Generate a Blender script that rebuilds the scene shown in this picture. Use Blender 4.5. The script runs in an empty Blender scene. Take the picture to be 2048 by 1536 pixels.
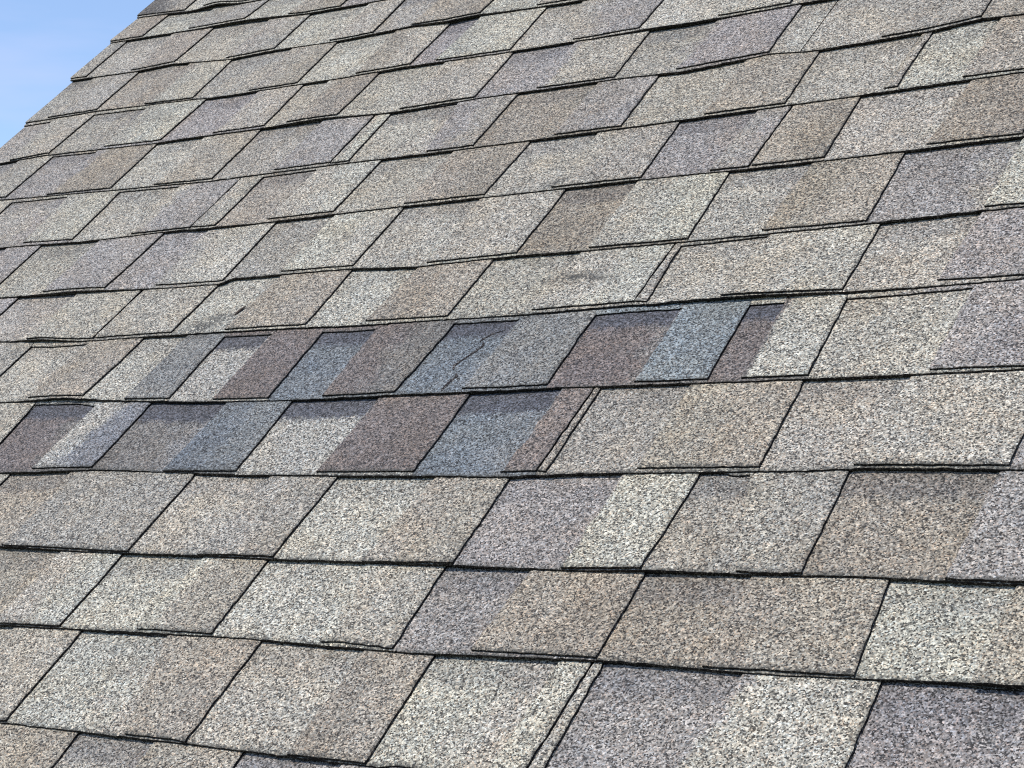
import bpy, math, random
import numpy as np
from mathutils import Matrix, Vector

C = bpy.context.scene
random.seed(7)

# ---------------------------------------------------------------- camera, sky, sun
PITCH = math.radians(42.0)
# roof frame: u runs along the courses, v up the slope, n is the outward normal
ROOF = Matrix(((1, 0, 0), (0, math.cos(PITCH), -math.sin(PITCH)), (0, math.sin(PITCH), math.cos(PITCH))))
CAM_R = Matrix(((0.8124017617680885, 0.43211917801092825, -0.3915052917535009),
                (-0.02817919038372413, -0.641543111867461, -0.7665692198636423),
                (-0.5824167843607806, 0.6337944868868733, -0.509013985745447)))   # rows: camera right, down, forward in the roof frame
CAM_P = Vector((2.1181617496398766, -2.737635221569857, 1.1709824310033121))
cam_data = bpy.data.cameras.new('camera')
cam = bpy.data.objects.new('camera', cam_data)
C.collection.objects.link(cam)
right, down, fwd = (ROOF @ CAM_R[i] for i in range(3))
m = Matrix((right, -down, -fwd)).transposed().to_4x4()
m.translation = ROOF @ CAM_P
cam.matrix_world = m
cam_data.sensor_width = 36.0
cam_data.lens = 36.0 * 3888.95 / 2048
cam_data.clip_start = 0.05
cam_data.clip_end = 3000
C.camera = cam

SUN = (ROOF @ Vector((-0.30, 0.23, 0.92))).normalized()
sun_el = math.asin(SUN.z)
world = bpy.data.worlds.new('World')
C.world = world
world.use_nodes = True
wn = world.node_tree.nodes
bg = wn['Background']
sky = wn.new('ShaderNodeTexSky')
sky.sky_type = 'NISHITA'
sky.sun_disc = False
sky.sun_elevation = sun_el
sky.sun_rotation = math.atan2(SUN.x, SUN.y)
sky.altitude = 300
sky.air_density = 1.0
sky.dust_density = 0.3
sky.ozone_density = 5.5
# faint high cirrus over the blue
wl = world.node_tree.links
wc = wn.new('ShaderNodeTexCoord'); wm = wn.new('ShaderNodeMapping'); wm.inputs['Scale'].default_value = (3, 3, 16)
wm.inputs['Rotation'].default_value = (0.3, 0.2, 0)
wz = wn.new('ShaderNodeTexNoise'); wz.inputs['Scale'].default_value = 1.6; wz.inputs['Detail'].default_value = 5
wr = wn.new('ShaderNodeMapRange'); wr.inputs[1].default_value = 0.45; wr.inputs[2].default_value = 0.75
wr.inputs[3].default_value = 0.14; wr.inputs[4].default_value = 0.55
wx = wn.new('ShaderNodeMix'); wx.data_type = 'RGBA'; wx.inputs[7].default_value = (3.9, 4.1, 5.8, 1)
wl.new(wc.outputs['Generated'], wm.inputs[0]); wl.new(wm.outputs[0], wz.inputs['Vector']); wl.new(wz.outputs['Fac'], wr.inputs[0])
wl.new(wr.outputs[0], wx.inputs[0]); wl.new(sky.outputs[0], wx.inputs[6]); wl.new(wx.outputs[2], bg.inputs[0])
bg.inputs[1].default_value = 0.15

sd = bpy.data.lights.new('sun', 'SUN')
sd.energy = 3.2
sd.angle = math.radians(0.53)
sd.color = (1.0, 0.945, 0.865)
so = bpy.data.objects.new('sun', sd)
so.rotation_euler = SUN.to_track_quat('Z', 'Y').to_euler()
so.location = SUN * 20
C.collection.objects.link(so)
C.view_settings.view_transform = 'Standard'
C.view_settings.look = 'None'
C.view_settings.exposure = 0.3
C.view_settings.gamma = 1.0
C.view_settings.use_curve_mapping = False
C.cycles.use_denoising = False
C.cycles.filter_width = 1.1

# ---------------------------------------------------------------- measured shingle layout, millimetres on the slope
E = 0.143          # exposure of a course
PLY = 0.0031       # thickness of one layer
# per course: (right edge (top, bottom), cut kind, start of raised part (top, bottom), colour of low part, colour of raised part, how far the low part's top edge shows)
TABS = {
0: [(None,'s',None,None,'d','w',0)],
1: [((-755,-755),'s','T',None,'t','t',0),((-463,-463),'s',None,-622,'w','g',0),((-210,-210),'s',None,-341,'w','t',0),(None,'s',None,None,'g','l',0)],
2: [((-805,-805),'s','T',None,'g','g',0),((-552,-558),'s',-670,-674,'g','t',0),((-287,-287),'s',-397,-405,'l','g',0),((-54,-49),'j',-145,-151,'w','l',0),((186,186),'s',None,38,'g','t',0),(None,'s',None,302,'l','t',0)],
3: [((-652,-652),'s',-785,-788,'g','g',0),((-393,-388),'s',-513,-518,'T','l',0),((-134,-130),'s',-243,-247,'g','t',0),((122,118),'s',0,2,'l','t',0),((322,323),'s',184,171,'p','w',0),((565,565),'s',393,445,'l','p',0),(None,'s',None,702,'l','l',0)],
4: [((-655,-663),'s',-774,-768,'l','l',6),((-354,-361),'s',-507,-511,'p','w',6),((-117,-111),'s',-225,-231,'p','l',0),((52,52),'s',-60,-59,'l','T',0),((328,331),'s',190,184,'l','l',0),((582,585),'s',446,444,'p','l',0),((837,838),'s',700,692,'p','p',0),((894,891),'j','C',None,'w','w',0),((1147,1147),'s',None,1010,'l','g',0),(None,'s',None,None,'t','t',0)],
5: [((-651,-654),'s',None,None,'g','g',0),((-371,-370),'s',-527,-538,'p','T',3),((-120,-122),'s',-254,-260,'l','t',0),((131,131),'j',16,None,'g','p',0),((166,169),'s','T',None,'l','l',0),((409,408),'s',298,320,'g','p',0),((661,666),'s',555,552,'T','p',0),((918,920),'s',802,797,'l','t',0),((1081,1078),'s',1068,1059,'l','t',0),(None,'s',1174,1165,'w','t',0)],
6: [((-630,-630),'s',None,None,'l','l',6),((-345,-339),'s',-478,-465,'p','w',7),((-61,-65),'s',-197,-200,'l','p',3),((-7,-7),'s','T',None,'l','l',0),((232,229),'s',106,98,'t','l',4),((509,505),'s',370,361,'l','t',0),((759,763),'s',626,618,'l','g',0),((929,925),'s',878,867,'p','p',0),((1028,1031),'s','T',None,'t','t',0),(None,'s',1177,1167,'l','T',0)],
7: [((-418,-421),'s',None,None,'p','p',0),((-127,-134),'s',-276,-282,'l','p',0),((115,116),'s',-27,-26,'g','w',0),((361,360),'s',231,224,'l','w',0),((641,642),'s',496,496,'l','l',0),((896,901),'s',756,756,'T','l',0),((1138,1140),'s',1014,1002,'l','T',0),(None,'s',None,1281,'p','w',0)],
8: [((-343,-343),'s',None,None,'p','p',0),((-55,-58),'j',-204,-209,'l','l',0),((106,103),'s','T',None,'g','l',0),((358,361),'s',223,209,'w','t',0),((604,602),'s',480,466,'w','T',0),((881,882),'s',742,733,'l','l',0),((892,902),'s','T',None,'l','l',0),((1156,1158),'s',1012,1003,'l','l',3),(None,'s',1278,1266,'l','p',0)],
9: [((-193,-200),'s',None,None,'g','g',4),((45,40),'s',-68,-80,'l','t',5),((212,215),'s',134,128,'w','N',0),((395,398),'s',303,299,'M','R',6),((617,609),'s',489,491,'B','R',6),((831,833),'s',717,711,'B','N',6),((1042,1048),'s',951,953,'R','b',7),((1164,1171),'s',1087,1091,'R','w',7),(None,'s',1310,1307,'l','p',6)],
10: [((-62,-51),'j',None,None,'w','w',0),((178,179),'s',70,62,'R','K',4),((439,443),'s',323,316,'Q','B',0),((722,725),'s',582,577,'M','R',0),((897,896),'s',853,849,'B','r',0),((907,910),'s','T',None,'t','t',0),((1165,1171),'s',1026,1026,'l','t',0),((1433,1435),'s',1286,1275,'l','l',0),(None,'s',None,None,'p','p',0)],
11: [((17,17),'s',None,None,'t','t',0),((370,368),'s',137,None,'t','g',0),((608,606),'s',501,487,'l','g',0),((861,866),'s',756,740,'w','t',0),((1102,1100),'s',1006,1003,'p','w',0),((1270,1274),'s',1160,1205,'g','g',0),(None,'s',1425,1417,'T','p',0)],
12: [((355,355),'s',None,None,'t','l',0),((595,598),'s',491,481,'w','t',0),((851,857),'s',740,757,'w','l',0),((1102,1104),'s',963,954,'p','t',0),((1362,1370),'s',1220,1220,'t','t',0),(None,'s',1482,1477,'w','t',0)],
13: [((389,389),'s',271,None,'l','l',0),((669,670),'s',528,580,'l','t',0),((909,912),'s',None,811,'l','T',0),((1096,1096),'s',1059,None,'w','l',0),((1109,1115),'s','T',None,'l','l',0),((1395,1398),'s',1259,1233,'p','w',0),(None,'s',None,None,'P','p',0)],
14: [((505,507),'s',None,None,'t','t',0),((749,749),'s',622,None,'g','t',0),(None,'s',None,None,'p','p',0)],
}
BUTTS = {
0:[(-836,-20),(-697,-38),(-538,-50)],
1:[(-849,24),(-757,20),(-554,10),(-464,6),(-287,-10),(-188,-10),(-145,-10)],
2:[(-848,25),(-655,15),(-556,21),(-393,-1),(-285,4),(-142,-2),(-44,0),(32,1),(119,-8),(184,-1),(320,-6),(394,-7)],
3:[(-846,16),(-650,18),(-387,3),(-357,-1),(-129,-4),(-32,-5),(118,-1),(325,-3),(565,-2),(656,-5),(837,6)],
4:[(-795,12),(-656,18),(-355,4),(-109,0),(57,0),(165,-7),(333,2),(587,3),(692,-3),(838,11),(918,2),(1080,10),(1147,23),(1206,19)],
5:[(-669,17),(-367,2),(-118,-7),(171,-4),(410,-3),(668,0),(921,6),(1079,10),(1246,15)],
6:[(-522,-2),(-336,-8),(-60,-4),(-15,-10),(232,-5),(508,0),(764,3),(925,1),(1033,2),(1288,8)],
7:[(-386,-9),(-132,-15),(107,-19),(120,-8),(362,-9),(480,-17),(644,-10),(742,-11),(903,-8),(1141,-2),(1327,6)],
8:[(-276,13),(-74,2),(104,4),(361,1),(424,-1),(603,1),(763,2),(883,6),(1157,5),(1365,13)],
9:[(-140,7),(43,6),(217,-6),(400,-9),(610,-8),(719,-7),(834,-2),(1046,-3),(1171,-2),(1407,3)],
10:[(-1,-4),(180,1),(446,-10),(630,-12),(726,-12),(860,-14),(913,-10),(1090,-7),(1173,-7),(1247,-3),(1435,-5),(1449,-6)],
11:[(128,-3),(370,-7),(608,-9),(868,-12),(1101,-12),(1277,-9),(1489,-11)],
12:[(249,8),(357,9),(600,13),(800,7),(858,8),(1105,12),(1190,10),(1371,15),(1522,11)],
13:[(379,8),(391,8),(671,7),(892,5),(913,9)],
}

def butt_off(k, u):
    p = BUTTS.get(k)
    if p is None:
        return -E * k + 0.003 * np.sin(u * 2.1 + k * 1.7)
    a = np.array(p, float) / 1000
    return -E * k + float(np.interp(u, a[:, 0], a[:, 1])) if not isinstance(u, np.ndarray) else -E * k + np.interp(u, a[:, 0], a[:, 1])

# smooth value noise on the roof, for the unevenness of the deck and of each butt
rng = np.random.RandomState(11)
_G = rng.rand(64, 64)
def vnoise(x, y):
    x = np.asarray(x, float); y = np.asarray(y, float)
    xi = np.floor(x).astype(int); yi = np.floor(y).astype(int)
    fx = x - xi; fy = y - yi
    fx = fx * fx * (3 - 2 * fx); fy = fy * fy * (3 - 2 * fy)
    g = lambda a, b: _G[a % 64, b % 64]
    return (g(xi, yi) * (1 - fx) + g(xi + 1, yi) * fx) * (1 - fy) + (g(xi, yi + 1) * (1 - fx) + g(xi + 1, yi + 1) * fx) * fy

def deck_wave(u, v):
    return 0.004 * (vnoise(u * 1.6 + 9, v * 2.0 + 5) - 0.5) + 0.0012 * (vnoise(u * 7, v * 9) - 0.5)

LIFTS = {0: [(-0.60, 0.007, 0.05)], 4: [(0.0, 0.003, 0.08)], 6: [(0.0, 0.003, 0.06)], 7: [(-0.20, 0.004, 0.10)],
         8: [(-0.17, 0.005, 0.06), (1.03, 0.004, 0.10)], 9: [(0.66, 0.002, 0.1), (0.0, 0.004, 0.08)], 2: [(0.12, 0.004, 0.1)], 3: [(0.62, 0.003, 0.1)],
         1: [(-0.45, 0.003, 0.12)], 11: [(1.10, 0.003, 0.06), (0.86, 0.002, 0.05)], 13: [(1.09, 0.004, 0.07)], 12: [(1.1, 0.002, 0.1)]}
def lift(k, u):
    z = (0.0010 if k < 8 else 0.0018) * np.clip(vnoise(u * 5.3 + k * 3.1, k * 7.7 + 0.5) - 0.25, 0, 1)
    for c, h, w in LIFTS.get(k, []):
        z = z + h * np.exp(-((u - c) / w) ** 2)
    return z

def height(k, u, v, layer):
    """top surface of a layer (0 lower, 1 raised) of course k"""
    vb = butt_off(k, u); vt = butt_off(k - 1, u)
    s = (v - vb) / np.maximum(vt - vb, 0.05)
    z = 2 * PLY * (1 - s) + PLY * (1 + layer) + deck_wave(u, v)
    z = z + lift(k, u) * np.clip(1 - s, 0, 1.2) ** 2
    return z - 0.0012 * np.clip(s - 1.0, 0, 1) - 2.6 * PLY

# ---------------------------------------------------------------- materials
def new_mat(name):
    mt = bpy.data.materials.new(name); mt.use_nodes = True
    return mt, mt.node_tree.nodes, mt.node_tree.links

def math_node(n, l, op, a, b=None, clamp=False):
    x = n.new('ShaderNodeMath'); x.operation = op; x.use_clamp = clamp
    for i, s in enumerate((a, b)):
        if s is None: continue
        if isinstance(s, (int, float)): x.inputs[i].default_value = s
        else: l.new(s, x.inputs[i])
    return x.outputs[0]

def mixc(n, l, fac, a, b, mode='MIX'):
    x = n.new('ShaderNodeMix'); x.data_type = 'RGBA'; x.blend_type = mode
    for s, i in ((fac, 0), (a, 6), (b, 7)):
        if isinstance(s, (int, float)): x.inputs[i].default_value = s
        elif isinstance(s, tuple): x.inputs[i].default_value = (*s, 1)
        else: l.new(s, x.inputs[i])
    return x.outputs[2]

def attr(n, name, out):
    a = n.new('ShaderNodeAttribute'); a.attribute_name = name
    return a.outputs[out]

def granule_material():
    mt, n, l = new_mat('mineral_granules')
    b = n['Principled BSDF']
    pos = n.new('ShaderNodeNewGeometry').outputs['Position']
    def noise(scale, detail=3, rough=0.55):
        x = n.new('ShaderNodeTexNoise'); x.inputs['Scale'].default_value = scale
        x.inputs['Detail'].default_value = detail; x.inputs['Roughness'].default_value = rough
        l.new(pos, x.inputs['Vector']); return x.outputs['Fac']
    def cells(scale, rnd=1.0):
        x = n.new('ShaderNodeTexVoronoi'); x.inputs['Scale'].default_value = scale
        x.inputs['Randomness'].default_value = rnd; l.new(pos, x.inputs['Vector']); return x
    g1 = cells(620); g2 = cells(380)
    sep = n.new('ShaderNodeSeparateColor'); l.new(g1.outputs['Color'], sep.inputs[0])
    sep2 = n.new('ShaderNodeSeparateColor'); l.new(g2.outputs['Color'], sep2.inputs[0])
    # which blend of granules lies here: ca or cb, the border broken up grain by grain
    f = attr(n, 'f', 'Fac')
    fz = math_node(n, l, 'ADD', f, math_node(n, l, 'MULTIPLY', math_node(n, l, 'SUBTRACT', sep2.outputs[2], 0.5), 0.18))
    fz = math_node(n, l, 'ADD', fz, math_node(n, l, 'MULTIPLY', math_node(n, l, 'SUBTRACT', noise(28), 0.5), 0.9))
    mr = n.new('ShaderNodeMapRange'); mr.interpolation_type = 'SMOOTHSTEP'
    mr.inputs[1].default_value = 0.36; mr.inputs[2].default_value = 0.64
    l.new(fz, mr.inputs[0])
    col = mixc(n, l, mr.outputs[0], attr(n, 'ca', 'Color'), attr(n, 'cb', 'Color'))
    # dark band printed along the top of the low part
    bd = math_node(n, l, 'ADD', attr(n, 'band', 'Fac'), math_node(n, l, 'MULTIPLY', math_node(n, l, 'SUBTRACT', noise(60), 0.5), 0.020))
    bd = math_node(n, l, 'ADD', bd, math_node(n, l, 'MULTIPLY', math_node(n, l, 'SUBTRACT', sep2.outputs[1], 0.5), 0.010))
    mb = n.new('ShaderNodeMapRange'); mb.interpolation_type = 'SMOOTHSTEP'
    mb.inputs[1].default_value = 0.030; mb.inputs[2].default_value = 0.043
    mb.inputs[3].default_value = 1.0; mb.inputs[4].default_value = 0.0
    l.new(bd, mb.inputs[0])
    bfac = math_node(n, l, 'MULTIPLY', mb.outputs[0], attr(n, 'bandamt', 'Fac'))
    col = mixc(n, l, bfac, col, (0.066, 0.067, 0.074))
    # broad unevenness: warm, cool, pale and worn clouds
    ra = n.new('ShaderNodeMapRange'); ra.inputs[1].default_value = 0.3; ra.inputs[2].default_value = 0.7
    ra.inputs[3].default_value = 0.90; ra.inputs[4].default_value = 1.10; l.new(noise(11, 4), ra.inputs[0])
    rb = n.new('ShaderNodeMapRange'); rb.inputs[1].default_value = 0.3; rb.inputs[2].default_value = 0.7
    rb.inputs[3].default_value = 0.93; rb.inputs[4].default_value = 1.07; l.new(noise(75, 3), rb.inputs[0])
    amp = math_node(n, l, 'MULTIPLY', ra.outputs[0], rb.outputs[0])
    hue = noise(16, 3)
    warm = mixc(n, l, math_node(n, l, 'MULTIPLY', math_node(n, l, 'SUBTRACT', hue, 0.42), 3.0, True), (0.975, 0.995, 1.035), (1.035, 0.995, 0.945))
    col = mixc(n, l, 1.0, col, warm, 'MULTIPLY')
    # single granules: most near the blend's tone, some nearly white, some nearly black
    cr = n.new('ShaderNodeValToRGB'); e = cr.color_ramp; e.interpolation = 'LINEAR'
    pts = [(0.0, 0.10), (0.19, 0.20), (0.28, 0.60), (0.5, 0.98), (0.75, 1.32), (0.88, 1.55), (1.0, 1.95)]
    e.elements[0].position = 0; e.elements[0].color = (pts[0][1] / 3,) * 3 + (1,)
    e.elements[1].position = 1; e.elements[1].color = (pts[-1][1] / 3,) * 3 + (1,)
    for p_, v_ in pts[1:-1]:
        q = e.elements.new(p_); q.color = (v_ / 3,) * 3 + (1,)
    l.new(sep.outputs[0], cr.inputs[0])
    grain = math_node(n, l, 'MULTIPLY', cr.outputs[0], 3.0)
    r2 = n.new('ShaderNodeMapRange'); r2.inputs[3].default_value = 0.56; r2.inputs[4].default_value = 1.44
    l.new(sep2.outputs[0], r2.inputs[0])
    grain = math_node(n, l, 'MULTIPLY', grain, r2.outputs[0])
    grain = math_node(n, l, 'MULTIPLY', grain, amp)
    # coloured grains
    tint = mixc(n, l, math_node(n, l, 'GREATER_THAN', sep.outputs[1], 0.84), (1, 1, 1), (1.07, 0.965, 0.91))
    tint = mixc(n, l, math_node(n, l, 'GREATER_THAN', sep.outputs[2], 0.80), tint, (0.90, 0.98, 1.07))
    col = mixc(n, l, 1.0, col, tint, 'MULTIPLY')
    # scuffs and bare dark spots
    st = math_node(n, l, 'MULTIPLY', attr(n, 'stain', 'Fac'), math_node(n, l, 'MULTIPLY', math_node(n, l, 'SUBTRACT', noise(240, 2), 0.36), 6.0, True))
    comb = n.new('ShaderNodeCombineColor')
    for i in range(3): l.new(grain, comb.inputs[i])
    vm = n.new('ShaderNodeVectorMath'); vm.operation = 'MULTIPLY'
    l.new(col, vm.inputs[0])
    cv = n.new('ShaderNodeCombineXYZ')
    for i in range(3): l.new(grain, cv.inputs[i])
    l.new(cv.outputs[0], vm.inputs[1])
    n.remove(comb)
    col = mixc(n, l, st, vm.outputs[0], (0.035, 0.036, 0.032))
    l.new(col, b.inputs['Base Color'])
    rr = n.new('ShaderNodeMapRange'); rr.inputs[3].default_value = 0.5; rr.inputs[4].default_value = 0.95
    l.new(sep.outputs[1], rr.inputs[0]); l.new(rr.outputs[0], b.inputs['Roughness'])
    b.inputs['Specular IOR Level'].default_value = 0.35
    bp = n.new('ShaderNodeBump'); bp.inputs['Strength'].default_value = 0.55; bp.inputs['Distance'].default_value = 0.0007
    inv = math_node(n, l, 'SUBTRACT', 1.0, math_node(n, l, 'MULTIPLY', g1.outputs['Distance'], 1.0))
    hsum = math_node(n, l, 'ADD', inv, math_node(n, l, 'MULTIPLY', sep.outputs[0], 0.8))
    l.new(hsum, bp.inputs['Height']); l.new(bp.outputs[0], b.inputs['Normal'])
    return mt

def asphalt_material():
    mt, n, l = new_mat('asphalt_edge')
    b = n['Principled BSDF']
    pos = n.new('ShaderNodeNewGeometry').outputs['Position']
    v = n.new('ShaderNodeTexVoronoi'); v.inputs['Scale'].default_value = 700; l.new(pos, v.inputs['Vector'])
    s = n.new('ShaderNodeSeparateColor'); l.new(v.outputs['Color'], s.inputs[0])
    t = math_node(n, l, 'GREATER_THAN', s.outputs[0], 0.84)
    k = mixc(n, l, t, (0.016, 0.013, 0.013), (0.13, 0.12, 0.11))
    l.new(k, b.inputs['Base Color']); b.inputs['Roughness'].default_value = 0.85
    b.inputs['Specular IOR Level'].default_value = 0.2
    return mt

def plain(name, col, rough=0.7, var=0.25, scale=8):
    mt, n, l = new_mat(name)
    b = n['Principled BSDF']; b.inputs['Roughness'].default_value = rough
    x = n.new('ShaderNodeTexNoise'); x.inputs['Scale'].default_value = scale; x.inputs['Detail'].default_value = 6
    l.new(n.new('ShaderNodeNewGeometry').outputs['Position'], x.inputs['Vector'])
    k = mixc(n, l, x.outputs['Fac'], tuple(c * (1 - var) for c in col), tuple(min(1, c * (1 + var)) for c in col))
    l.new(k, b.inputs['Base Color'])
    return mt

GRAN = granule_material()
ASPH = asphalt_material()

# real granule blends (albedo)
TONES = {
    'w': (0.372, 0.376, 0.354), 'l': (0.332, 0.325, 0.306), 'g': (0.282, 0.276, 0.266), 'p': (0.255, 0.248, 0.264),
    'P': (0.212, 0.207, 0.228), 't': (0.286, 0.268, 0.243), 'T': (0.238, 0.218, 0.193), 'd': (0.100, 0.098, 0.095),
    'B': (0.132, 0.149, 0.170), 'b': (0.182, 0.202, 0.222), 'R': (0.146, 0.124, 0.120), 'r': (0.165, 0.140, 0.130),
    'N': (0.172, 0.173, 0.176), 'M': (0.300, 0.290, 0.275), 'K': (0.300, 0.290, 0.275), 'Q': (0.152, 0.142, 0.138), 'S': (0.160, 0.170, 0.182)}
SECOND = {'K': 'B', 'R': 'Q', 'N': 'N', 'B': 'S', 'b': 'b', 'Q': 'N', 'r': 'r'}
NEAR = {'w': 'wwl', 'l': 'llwg', 'g': 'ggpl', 'p': 'ppg', 'P': 'PPp', 't': 'ttTl', 'T': 'TTt', 'd': 'dg', 'M': 'wM'}
NEW = set('BbRrNMKQ')
WORDS = {'w': 'whitish', 'l': 'pale grey', 'g': 'mid grey', 'p': 'mauve grey', 'P': 'dark mauve', 't': 'tan grey', 'T': 'brown grey',
         'd': 'dark grey', 'B': 'slate blue', 'b': 'light blue', 'R': 'reddish brown', 'r': 'rusty brown', 'N': 'dark grey', 'M': 'pale grey', 'K': 'blue edged', 'Q': 'brown speckled'}

STAINS = [(0.154, -1.128, 0.034, 0.022), (0.175, -1.105, 0.03, 0.012), (0.62, -0.846, 0.018, 0.010), (0.765, -1.070, 0.045, 0.009), (0.80, -1.077, 0.02, 0.006), (-0.60, -0.86, 0.012, 0.008), (0.30, -0.93, 0.01, 0.006)]

# ---------------------------------------------------------------- mesh building
class Sheet:
    """collects gridded sheets with dark cut edges; becomes ONE mesh"""
    def __init__(s): s.v = []; s.f = []; s.m = []; s.at = []; s.n = 0
    def grid(s, k, layer, uL, uR, vB, vT, ca, cb, edges, band=None, step=0.007, jit=True, thick=PLY, zofs=0.0, seed=0, fmul=1.0, fedge=None):
        """uL,uR: functions of v; vB,vT: functions of u; edges: subset of 'LRB' that are cut edges"""
        W = uR(0.5 * (vB(uL(0)) + vT(uL(0)))) - uL(0.5 * (vB(uL(0)) + vT(uL(0))))
        nu = max(2, int(abs(W) / step)); nv = max(3, int(0.17 / (step * 1.6)))
        a = np.linspace(0, 1, nu + 1)
        w = max(abs(W), 1e-4)
        ex = [x for x in (0.0012 / w, 0.0035 / w) if x < 0.4]
        a = np.unique(np.concatenate([[0, 1], ex, [1 - x for x in ex], a[(a > (ex[-1] if ex else 0) * 1.3) & (a < 1 - (ex[-1] if ex else 0) * 1.3)]]))
        h = 0.16
        b = np.linspace(0, 1, nv + 1)
        b = np.unique(np.concatenate([[0, 0.0012 / h, 0.0038 / h], b[b > 0.05], [1]]))
        A, B = np.meshgrid(a, b)
        um = uL(0) + A * (uR(0) - uL(0))
        vb = vB(um); vt = vT(um)
        V = vb + B * (vt - vb)
        ul = uL(V); ur = uR(V)
        rs = np.random.RandomState(seed + 17 * k + int(1000 * float(uL(0))) % 9973)
        if jit:
            if 'L' in edges: ul = ul + (0.0006 * rs.randn(len(b)) + 0.0010 * (vnoise(V[:, 0] * 60, V[:, 0] * 0 + seed) - .5))[:, None]
            if 'R' in edges: ur = ur + (0.0004 * rs.randn(len(b)) + 0.0019 * (vnoise(V[:, 0] * 45, V[:, 0] * 0 + seed + 3.3) - .5))[:, None]
        U = ul + A * (ur - ul)
        if jit and 'B' in edges:
            j = 0.00025 * rs.randn(len(a)) + 0.0009 * (vnoise(a * w * 70 + seed, a * 0 + k) - .5)
            V = V + j[None, :] * np.clip(1 - B * 12, 0, 1)
        Z = height(k, U, V, layer) + zofs
        drop = np.zeros_like(U)
        if 'L' in edges: drop = np.maximum(drop, 0.0010 * np.clip(1 - (U - ul) / 0.003, 0, 1) ** 2)
        if 'R' in edges: drop = np.maximum(drop, 0.0008 * np.clip(1 - (ur - U) / 0.003, 0, 1) ** 2)
        if 'B' in edges: drop = np.maximum(drop, 0.0010 * np.clip(1 - (V - vb) / 0.0035, 0, 1) ** 2)
        Z = Z - drop
        nb, na = U.shape
        o = s.n
        P = np.stack([U, V, Z], -1).reshape(-1, 3)
        s.v.append(P)
        top = V * 0 + (butt_off(k - 1, U) - V)
        at = np.zeros((nb * na, 10))
        at[:, 0:3] = ca; at[:, 3:6] = cb
        at[:, 6] = (A * fmul + (1 - fmul) * 0.5).ravel()
        if fedge: at[:, 6] = (0.75 * np.exp(-(U - ul) / fedge) + 0.12).ravel()
        at[:, 7] = top.ravel() if band else 1.0
        at[:, 8] = band or 0.0
        sg = np.zeros_like(U)
        for su, sv, ru, rv in STAINS: sg = np.maximum(sg, np.exp(-((U - su) / ru) ** 2 - ((V - sv) / rv) ** 2))
        # granules worn off along the exposed edges
        if 'B' in edges: sg = np.maximum(sg, 0.95 * np.clip(1 - (V - vb) / (0.0055 if k > 9 else 0.0024), 0, 1) * (1 if k > 9 else 0.7))
        if 'R' in edges: sg = np.maximum(sg, 0.6 * np.clip(1 - (ur - U) / 0.0025, 0, 1))
        at[:, 9] = sg.ravel()
        s.at.append(at)
        idx = np.arange(nb * na).reshape(nb, na) + o
        q = np.stack([idx[:-1, :-1], idx[:-1, 1:], idx[1:, 1:], idx[1:, :-1]], -1).reshape(-1, 4)
        s.f += q.tolist(); s.m += [0] * len(q); s.n += nb * na
        # cut edges: bottom (left to right), right (bottom to top), top, left
        ring = np.concatenate([idx[0, :-1], idx[:-1, -1], idx[-1, :0:-1], idx[:0:-1, 0]]) - o
        rp = P[ring]; lo = rp.copy(); lo[:, 2] -= thick
        c = rp[:, :2].mean(0)
        lo[:, :2] += (c - lo[:, :2]) * 0.0
        s.v.append(rp); s.v.append(lo)
        s.at.append(at[ring]); s.at.append(at[ring])
        r0 = s.n; r1 = s.n + len(ring); L = len(ring)
        for i in range(L):
            j2 = (i + 1) % L
            s.f.append([r0 + j2, r0 + i, r1 + i, r1 + j2]); s.m.append(1)
        s.f.append([r1 + i for i in range(L)][::-1]); s.m.append(1)
        s.n += 2 * L
    def build(s, name, parent, origin):
        me = bpy.data.meshes.new(name)
        P = np.concatenate(s.v) - np.array(origin)
        me.from_pydata(P.tolist(), [], s.f)
        me.materials.append(GRAN); me.materials.append(ASPH)
        me.polygons.foreach_set('material_index', s.m)
        me.polygons.foreach_set('use_smooth', [True] * len(s.f))
        at = np.concatenate(s.at)
        for nm, sl in (('ca', slice(0, 3)), ('cb', slice(3, 6))):
            c = me.attributes.new(nm, 'FLOAT_COLOR', 'POINT')
            c.data.foreach_set('color', np.hstack([at[:, sl], np.ones((len(at), 1))]).ravel())
        for nm, i in (('f', 6), ('band', 7), ('bandamt', 8), ('stain', 9)):
            c = me.attributes.new(nm, 'FLOAT', 'POINT'); c.data.foreach_set('value', at[:, i].copy())
        me.update()
        o = bpy.data.objects.new(name, me); C.collection.objects.link(o)
        if parent: o.parent = parent
        return o

def line(u_top, u_bot, v_top, v_bot):
    return lambda v: u_bot + (np.asarray(v, float) - v_bot) / (v_top - v_bot) * (u_top - u_bot)

WARM = np.array((0.935, 0.862, 0.710))
WARM_NEW = np.array((0.96, 0.93, 0.82))
MEAN = np.array((0.290, 0.281, 0.270))
def tone_pair(t, r):
    a = np.array(TONES[t]); o = SECOND.get(t) or r.choice(NEAR.get(t, t))
    b = np.array(TONES[o])
    if t not in NEW:
        cmp = 1.0 if t == 'd' else 0.84
        a = MEAN + cmp * (a - MEAN); b = MEAN + cmp * (b - MEAN)
        a = a * WARM; b = b * WARM
    else:
        a = a * WARM_NEW; b = b * WARM_NEW
    j = lambda c: c * (1 + r.uniform(-.05, .05)) * np.array([1 + r.uniform(-.015, .015), 1, 1 + r.uniform(-.02, .02)])
    return j(a), j(b)

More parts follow.
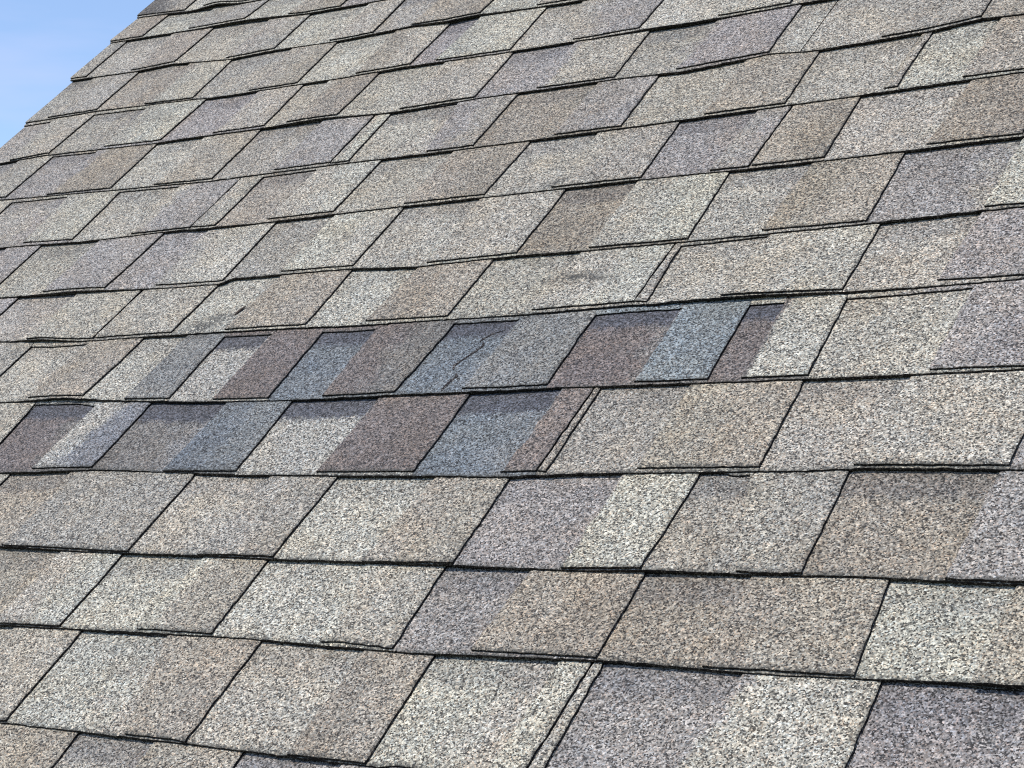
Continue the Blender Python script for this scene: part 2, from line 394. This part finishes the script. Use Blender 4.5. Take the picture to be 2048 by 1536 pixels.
def add_tab(base, raised, k, L, tab, seed, coarse=False):
    """L: (top, bottom) u of the left edge, metres"""
    R, kind, m1, m2, cC, cT, vis = tab
    r = random.Random(seed)
    uc = (L[1] + R[1]) / 2
    vB = butt_off(k, uc); vT = butt_off(k - 1, uc)
    HL = 0.022
    fL = line(L[0] + 0.0003, L[1] + 0.0003, vT, vB); fR = line(R[0] - 0.0003, R[1] - 0.0003, vT, vB) if kind == 's' else line(R[0] - 0.0016, R[1] - 0.0012, vT, vB)
    step = 0.02 if coarse else 0.0065
    vb = lambda u: butt_off(k, u); vt = lambda u: butt_off(k - 1, u) + HL
    ca, cb = tone_pair(cC, r)
    new = cC in NEW
    flip = r.random() < 0.5
    if flip and cC not in SECOND: ca, cb = cb, ca
    bandamt = 0.95 if new else r.choice([0.15, 0.25, 0.32, 0.4])
    if cC in 'wl' and not new: bandamt *= 0.7
    ebase = 'B' + ('L' if k < 0 and False else '')
    base.grid(k, 0, fL, fR, vb, vt, ca, cb, ebase, band=bandamt, step=step, seed=seed)
    if m1 == 'C': return
    ta, tb = tone_pair(cT, r)
    if cT == 'K': tb = np.array((0.165, 0.166, 0.166))
    if cC == 'M' and False: pass
    up = (0.0020 + 0.0028 * r.random()) if k < 11 else (0.0003 + 0.0012 * r.random())
    vbt = lambda u: butt_off(k, u) + up
    if m1 == 'T':
        gap = 0.0 if L[1] < RAKE + 0.01 else 0.0026
        raised.grid(k, 1, line(L[0] + gap, L[1] + gap + 0.0003, vT, vB), fR, vbt, vt, ta, tb, 'LRB' if gap else 'RB', step=step, zofs=0.0002, seed=seed + 1)
        return
    wide = R[1] - L[1]
    d = 0.125 if wide > 0.2 else wide * 0.5
    if m2 is None: m2 = (m1 / 1000 if m1 is not None else L[1] + d + 0.003) * 1000 - 3
    if m1 is None: m1 = m2 + 5
    m1 /= 1000.0; m2 /= 1000.0
    m1 = min(max(m1, L[0] + 0.012), R[0] - 0.012); m2 = min(max(m2, L[1] + 0.01), R[1] - 0.012)
    # the two edges share one straight line above the notch so the layer stays one sheet
    fM = line(m1, m2, vT, vB)
    vc_off = -(vis / 1000.0 + 0.0008) if vis else 0.003
    vc = lambda u: butt_off(k - 1, u) + vc_off
    soft = r.choice([0.004, 0.012, 0.03, 0.06]) if not (new or cT in NEW) else r.choice([0.002, 0.004, 0.008])
    if cT != 'K' and r.random() < (0.5 if not new else 0.5):
        tb = (ca + cb) / 2 if soft < 0.05 else 0.5 * (ca + tb)
    else: soft = None
    # soft left edge on the tooth: only below the notch
    raised.grid(k, 1, fM, fR, vbt, vc, ta, tb, 'LRB', step=step, zofs=0.0002, seed=seed + 2, fedge=soft)
    raised.grid(k, 1, fM, fR, vc, vt, ta, tb, 'R', step=step, zofs=0.0002, seed=seed + 3, jit=False, fedge=soft)
    raised.grid(k, 1, fL, fM, vc, vt, ca if not new else ta, ta, 'B', step=step, zofs=0.0002, seed=seed + 4)

def rotated(o, p):
    o.location = ROOF @ Vector(p); o.rotation_euler = (PITCH, 0, 0)

def thing(name, label, cat, p, group=None):
    o = bpy.data.objects.new(name, None); o.empty_display_size = 0.05
    C.collection.objects.link(o); rotated(o, p)
    o['label'] = label; o['category'] = cat
    if group: o['group'] = group
    return o

# ---------------------------------------------------------------- lay the roof
RAKE = -0.853
U_END = 2.25
TOP_ROW, END_ROW = -8, 21
def in_frame(k, u0, u1):
    vb = butt_off(k, (u0 + u1) / 2); vt = butt_off(k - 1, (u0 + u1) / 2)
    n = 0
    for i in range(9):
        for j in range(7):
            q = CAM_R @ (Vector((u0 + (u1 - u0) * i / 8, vb + (vt - vb) * j / 6, 0.0)) - CAM_P)
            x = 3888.95 * q.x / q.z + 1024; y = 3888.95 * q.y / q.z + 768
            if q.z > 0 and 4 < x < 2044 and 5 < y < 1531: n += 1
    return n

WIDTHS = [250, 270, 240, 260, 175, 285, 245]
rows = {}
for k in range(TOP_ROW, END_ROW):
    r = random.Random(100 + k)
    out = []
    if k in TABS:
        L = (RAKE, RAKE)
        tabs = list(TABS[k])
        first = tabs[0]
        i = 0
        # the stretch between the rake and the first measured edge, hidden to the left of the picture
        fr = first[0][1] / 1000 if first[0] else None
        if fr is not None and fr - RAKE > 0.33:
            n = int(round((fr - RAKE) / 0.255)); w = (fr - RAKE) / n
            for q in range(n - 1):
                R = (L[0] + w, L[1] + w); out.append((L, (R, 's', None, None, r.choice('lgpt'), r.choice('lgpt'), 0))); L = R
        for t in tabs:
            if t[0] is None:
                if k == 0:
                    continue
                w = 0.255
                R = (L[0] + w, L[1] + w)
                if t[2] is None and t[3] is not None: pass
                out.append((L, ((R), *t[1:]))); L = R
            else:
                R = (t[0][0] / 1000, t[0][1] / 1000)
                out.append((L, (R, *t[1:]))); L = R
        if k == 0:
            for R, cC, cT, md in (((-0.70, -0.70), 'd', 'd', 'T'), ((-0.515, -0.515), 'w', 'w', -640), ((-0.26, -0.26), 'l', 't', None)):
                out.append((L, (R, 's', md, None, cC, cT, 0))); L = R
    else:
        L = (RAKE, RAKE)
        w = r.uniform(0.08, 0.25); R = (RAKE + w, RAKE + w)
        out.append((L, (R, 's', 'T', None, 'l', r.choice('lgt'), 0))); L = R
    j = 0
    while L[1] < U_END:
        w = r.choice(WIDTHS) / 1000; R = (L[0] + w, L[1] + w)
        out.append((L, (R, 's', None, None, r.choice('lgptw'), r.choice('lgptTw'), 0))); L = R; j += 1
    rows[k] = out


ORD = ['', 'first', 'second', 'third', 'fourth', 'fifth', 'sixth', 'seventh', 'eighth', 'ninth', 'tenth', 'eleventh']
outer_b, outer_r = Sheet(), Sheet()
SPECIAL = {}
visible = {}
for k in rows:
    nvis = 0
    lst = [(i, L, t, in_frame(k, L[1], t[0][1])) for i, (L, t) in enumerate(rows[k])]
    seen = [x for x in lst if x[3] > 0]
    for i, L, t, vis_n in lst:
        seed = 1000 + k * 40 + i
        if vis_n == 0:
            add_tab(outer_b, outer_r, k, L, t, seed, coarse=True)
            continue
        nvis += 1
        b, rz = Sheet(), Sheet()
        add_tab(b, rz, k, L, t, seed)
        if k < 9: course = ORD[9 - k] + ' course above the dark patch' if k < 8 else 'course just above the dark patch'
        elif k == 9: course = 'upper course of the dark patch'
        elif k == 10: course = 'lower course of the dark patch'
        else: course = ORD[k - 10] + ' course below the dark patch'
        cC, cT = t[4], t[5]
        narrow = t[0][1] - L[1] < 0.06
        wC, wT = WORDS[cC], WORDS[cT]
        tones = wC if wC == wT else f'{wC} and {wT}'
        if t[2] == 'T': tones = wT
        if t[2] == 'C': tones = wC
        if narrow: lab = f'narrow {tones} strip, {ORD[nvis]} from left in {course}'
        else: lab = f'{tones} shingle, {ORD[nvis]} from left in {course}'
        if k == 9 and abs(L[1] - 0.609) < 0.01: lab = 'slate blue and grey shingle with a long jagged crack in the dark patch'
        if nvis == 1 and k < 4: lab = f'{tones} shingle at the sky edge of the roof, {course}'
        p = ((L[1] + t[0][1]) / 2, butt_off(k, (L[1] + t[0][1]) / 2), 0.0)
        th = thing('roof_shingle', lab, 'shingle', p, 'asphalt shingles laid in courses on the roof')
        lo_ = b.build('lower_layer', th, p)
        if rz.n: rz.build('raised_tab', th, p)
        visible[(k, i)] = (th, p, lo_)

print('visible shingles', len(visible))

# ---------------------------------------------------------------- the crack across one blue shingle
for (k, i), (th, p, lo_) in visible.items():
    if 'jagged crack' not in th['label']: continue
    rs = random.Random(3)
    for pts in ([(0.7063, -1.1671), (0.6918, -1.173), (0.6817, -1.1843), (0.6803, -1.1901)],
                [(0.6857, -1.1915), (0.6898, -1.1977), (0.6852, -1.2101), (0.6754, -1.2271), (0.6691, -1.2365), (0.6727, -1.2482)],
                [(0.6837, -1.2555), (0.6858, -1.2632), (0.682, -1.2754), (0.6812, -1.2913)]):
        fine = []
        for (a, b) in zip(pts[:-1], pts[1:]):
            nseg = max(2, int(math.dist(a, b) / 0.0016))
            for q in range(nseg):
                tt = q / nseg
                fine.append((a[0] + (b[0] - a[0]) * tt + rs.gauss(0, 0.00045), a[1] + (b[1] - a[1]) * tt + rs.gauss(0, 0.0003)))
        fine.append(pts[-1])
        vs, fs = [], []
        for q, (u, v) in enumerate(fine):
            e = min(q, len(fine) - 1 - q) / 4
            w = (0.0021 + 0.0009 * rs.random()) * min(1, 0.35 + e)
            z = float(height(k, np.array(u), np.array(v), 0))
            for du, dz in ((-w, -0.0004), (-w * 0.7, 0.0006), (w * 0.7, 0.0006), (w, -0.0004)):
                vs.append((u + du - p[0], v - p[1], z + dz))
        for q in range(len(fine) - 1):
            for c in range(3):
                fs.append((q * 4 + c, q * 4 + c + 1, q * 4 + 5 + c, q * 4 + 4 + c))
        me = bpy.data.meshes.new('crack'); me.from_pydata(vs, [], fs); me.materials.append(ASPH)
        o = bpy.data.objects.new('crack', me); C.collection.objects.link(o); o.parent = lo_

# ---------------------------------------------------------------- a scrap of bark lying on the roof
def bark():
    u, v = 0.205, -1.092
    z = float(height(8, np.array(u), np.array(v), 0)) 
    rs = random.Random(5)
    vs, fs = [], []
    n, mseg = 9, 10
    for i in range(n):
        t = i / (n - 1); w = 0.0026 * math.sin(math.pi * min(0.97, t * 0.9 + 0.06)) ** 0.6
        for j in range(mseg):
            a = 2 * math.pi * j / mseg
            vs.append(((t - 0.5) * 0.008 + w * math.cos(a) * 1.0 + rs.uniform(-.0002, .0002), (t - 0.5) * 0.019 + rs.uniform(-.0002, .0002), 0.0012 + w * 0.5 * math.sin(a) + rs.uniform(-.0002, .0002) + 0.0008 * math.sin(t * 3)))
    for i in range(n - 1):
        for j in range(mseg):
            fs.append((i * mseg + j, i * mseg + (j + 1) % mseg, (i + 1) * mseg + (j + 1) % mseg, (i + 1) * mseg + j))
    fs.append(tuple(range(mseg))[::-1]); fs.append(tuple((n - 1) * mseg + j for j in range(mseg)))
    me = bpy.data.meshes.new('bark_scrap'); me.from_pydata(vs, [], fs)
    me.materials.append(plain('bark_brown', (0.05, 0.032, 0.022), 0.9, 0.4, 900))
    o = bpy.data.objects.new('bark_scrap', me); C.collection.objects.link(o); rotated(o, (u, v, z))
    o['label'] = 'tiny dark brown scrap of bark lying on a pale shingle'; o['category'] = 'debris'
bark()

# ---------------------------------------------------------------- the house that carries the roof
RIDGE_V = butt_off(TOP_ROW - 1, 0.0)
EAVE_V = -E * (END_ROW - 1) - 0.005
house = bpy.data.objects.new('house', None); C.collection.objects.link(house)
house['label'] = 'pale sided house under the shingle roof slope'; house['category'] = 'house'

def box_mesh(name, pts8, mat, parent):
    f = [(0, 3, 2, 1), (4, 5, 6, 7), (0, 1, 5, 4), (1, 2, 6, 5), (2, 3, 7, 6), (3, 0, 4, 7)]
    me = bpy.data.meshes.new(name); me.from_pydata([tuple(q) for q in pts8], [], f); me.materials.append(mat)
    o = bpy.data.objects.new(name, me); C.collection.objects.link(o); o.parent = parent
    return o
def roof_box(name, u0, u1, v0, v1, z0, z1, mat):
    return box_mesh(name, [ROOF @ Vector(q) for q in ((u0, v0, z0), (u1, v0, z0), (u1, v1, z0), (u0, v1, z0), (u0, v0, z1), (u1, v0, z1), (u1, v1, z1), (u0, v1, z1))], mat, house)
wood = plain('roof_sheathing', (0.25, 0.18, 0.11), 0.9, 0.3, 12)
white = plain('painted_trim', (0.62, 0.62, 0.60), 0.6, 0.06, 20)
siding = plain('house_siding', (0.48, 0.47, 0.43), 0.7, 0.06, 6)
roof_box('roof_deck', RAKE + 0.012, U_END + 0.1, EAVE_V + 0.01, RIDGE_V, -0.040, -0.0145, wood)
roof_box('rake_board', RAKE + 0.006, RAKE + 0.030, EAVE_V + 0.012, RIDGE_V - 0.03, -0.21, -0.042, white)
roof_box('eave_board', RAKE + 0.034, U_END + 0.1, EAVE_V + 0.012, EAVE_V + 0.034, -0.19, -0.042, white)
rp = ROOF @ Vector((0, RIDGE_V, 0))
ep = ROOF @ Vector((0, EAVE_V, 0))
GROUND_Z = ep.z - 2.7
x0, x1 = RAKE + 0.25, U_END + 0.05
y0 = ep.y + 0.35; y1 = 2 * rp.y - y0
zt = ep.z + 0.35 * math.tan(PITCH) - 0.15
me = bpy.data.meshes.new('wall')
me.from_pydata([(x0, y0, GROUND_Z), (x1, y0, GROUND_Z), (x1, y1, GROUND_Z), (x0, y1, GROUND_Z), (x0, y0, zt), (x1, y0, zt), (x1, y1, zt), (x0, y1, zt), (x0, rp.y, rp.z - 0.2), (x1, rp.y, rp.z - 0.2)],
               [], [(0, 1, 5, 4), (1, 2, 6, 9, 5), (2, 3, 7, 6), (3, 0, 4, 8, 7), (4, 5, 9, 8), (7, 8, 9, 6), (3, 2, 1, 0)])
me.materials.append(siding)
o = bpy.data.objects.new('wall', me); C.collection.objects.link(o); o.parent = house
back = [(RAKE, rp.y, rp.z - 0.02), (U_END + 0.1, rp.y, rp.z - 0.02), (U_END + 0.1, 2 * rp.y - ep.y, ep.z - 0.02), (RAKE, 2 * rp.y - ep.y, ep.z - 0.02)]
box_mesh('back_roof_slope', [(x, y, z - 0.03) for x, y, z in back] + back, plain('back_shingles', (0.25, 0.24, 0.23), 0.9, 0.2, 200), house)
ob = outer_b.build('outlying_shingles', house, (0, 0, 0)); ob.rotation_euler = (PITCH, 0, 0); ob['kind'] = 'stuff'
orr = outer_r.build('outlying_shingle_tabs', house, (0, 0, 0)); orr.rotation_euler = (PITCH, 0, 0); orr['kind'] = 'stuff'

# ---------------------------------------------------------------- ground
me = bpy.data.meshes.new('ground')
me.from_pydata([(-1500, -1500, GROUND_Z), (1500, -1500, GROUND_Z), (1500, 1500, GROUND_Z), (-1500, 1500, GROUND_Z)], [], [(0, 1, 2, 3)])
me.materials.append(plain('lawn', (0.075, 0.10, 0.04), 0.95, 0.4, 1.5))
g = bpy.data.objects.new('ground', me); C.collection.objects.link(g); g['kind'] = 'structure'
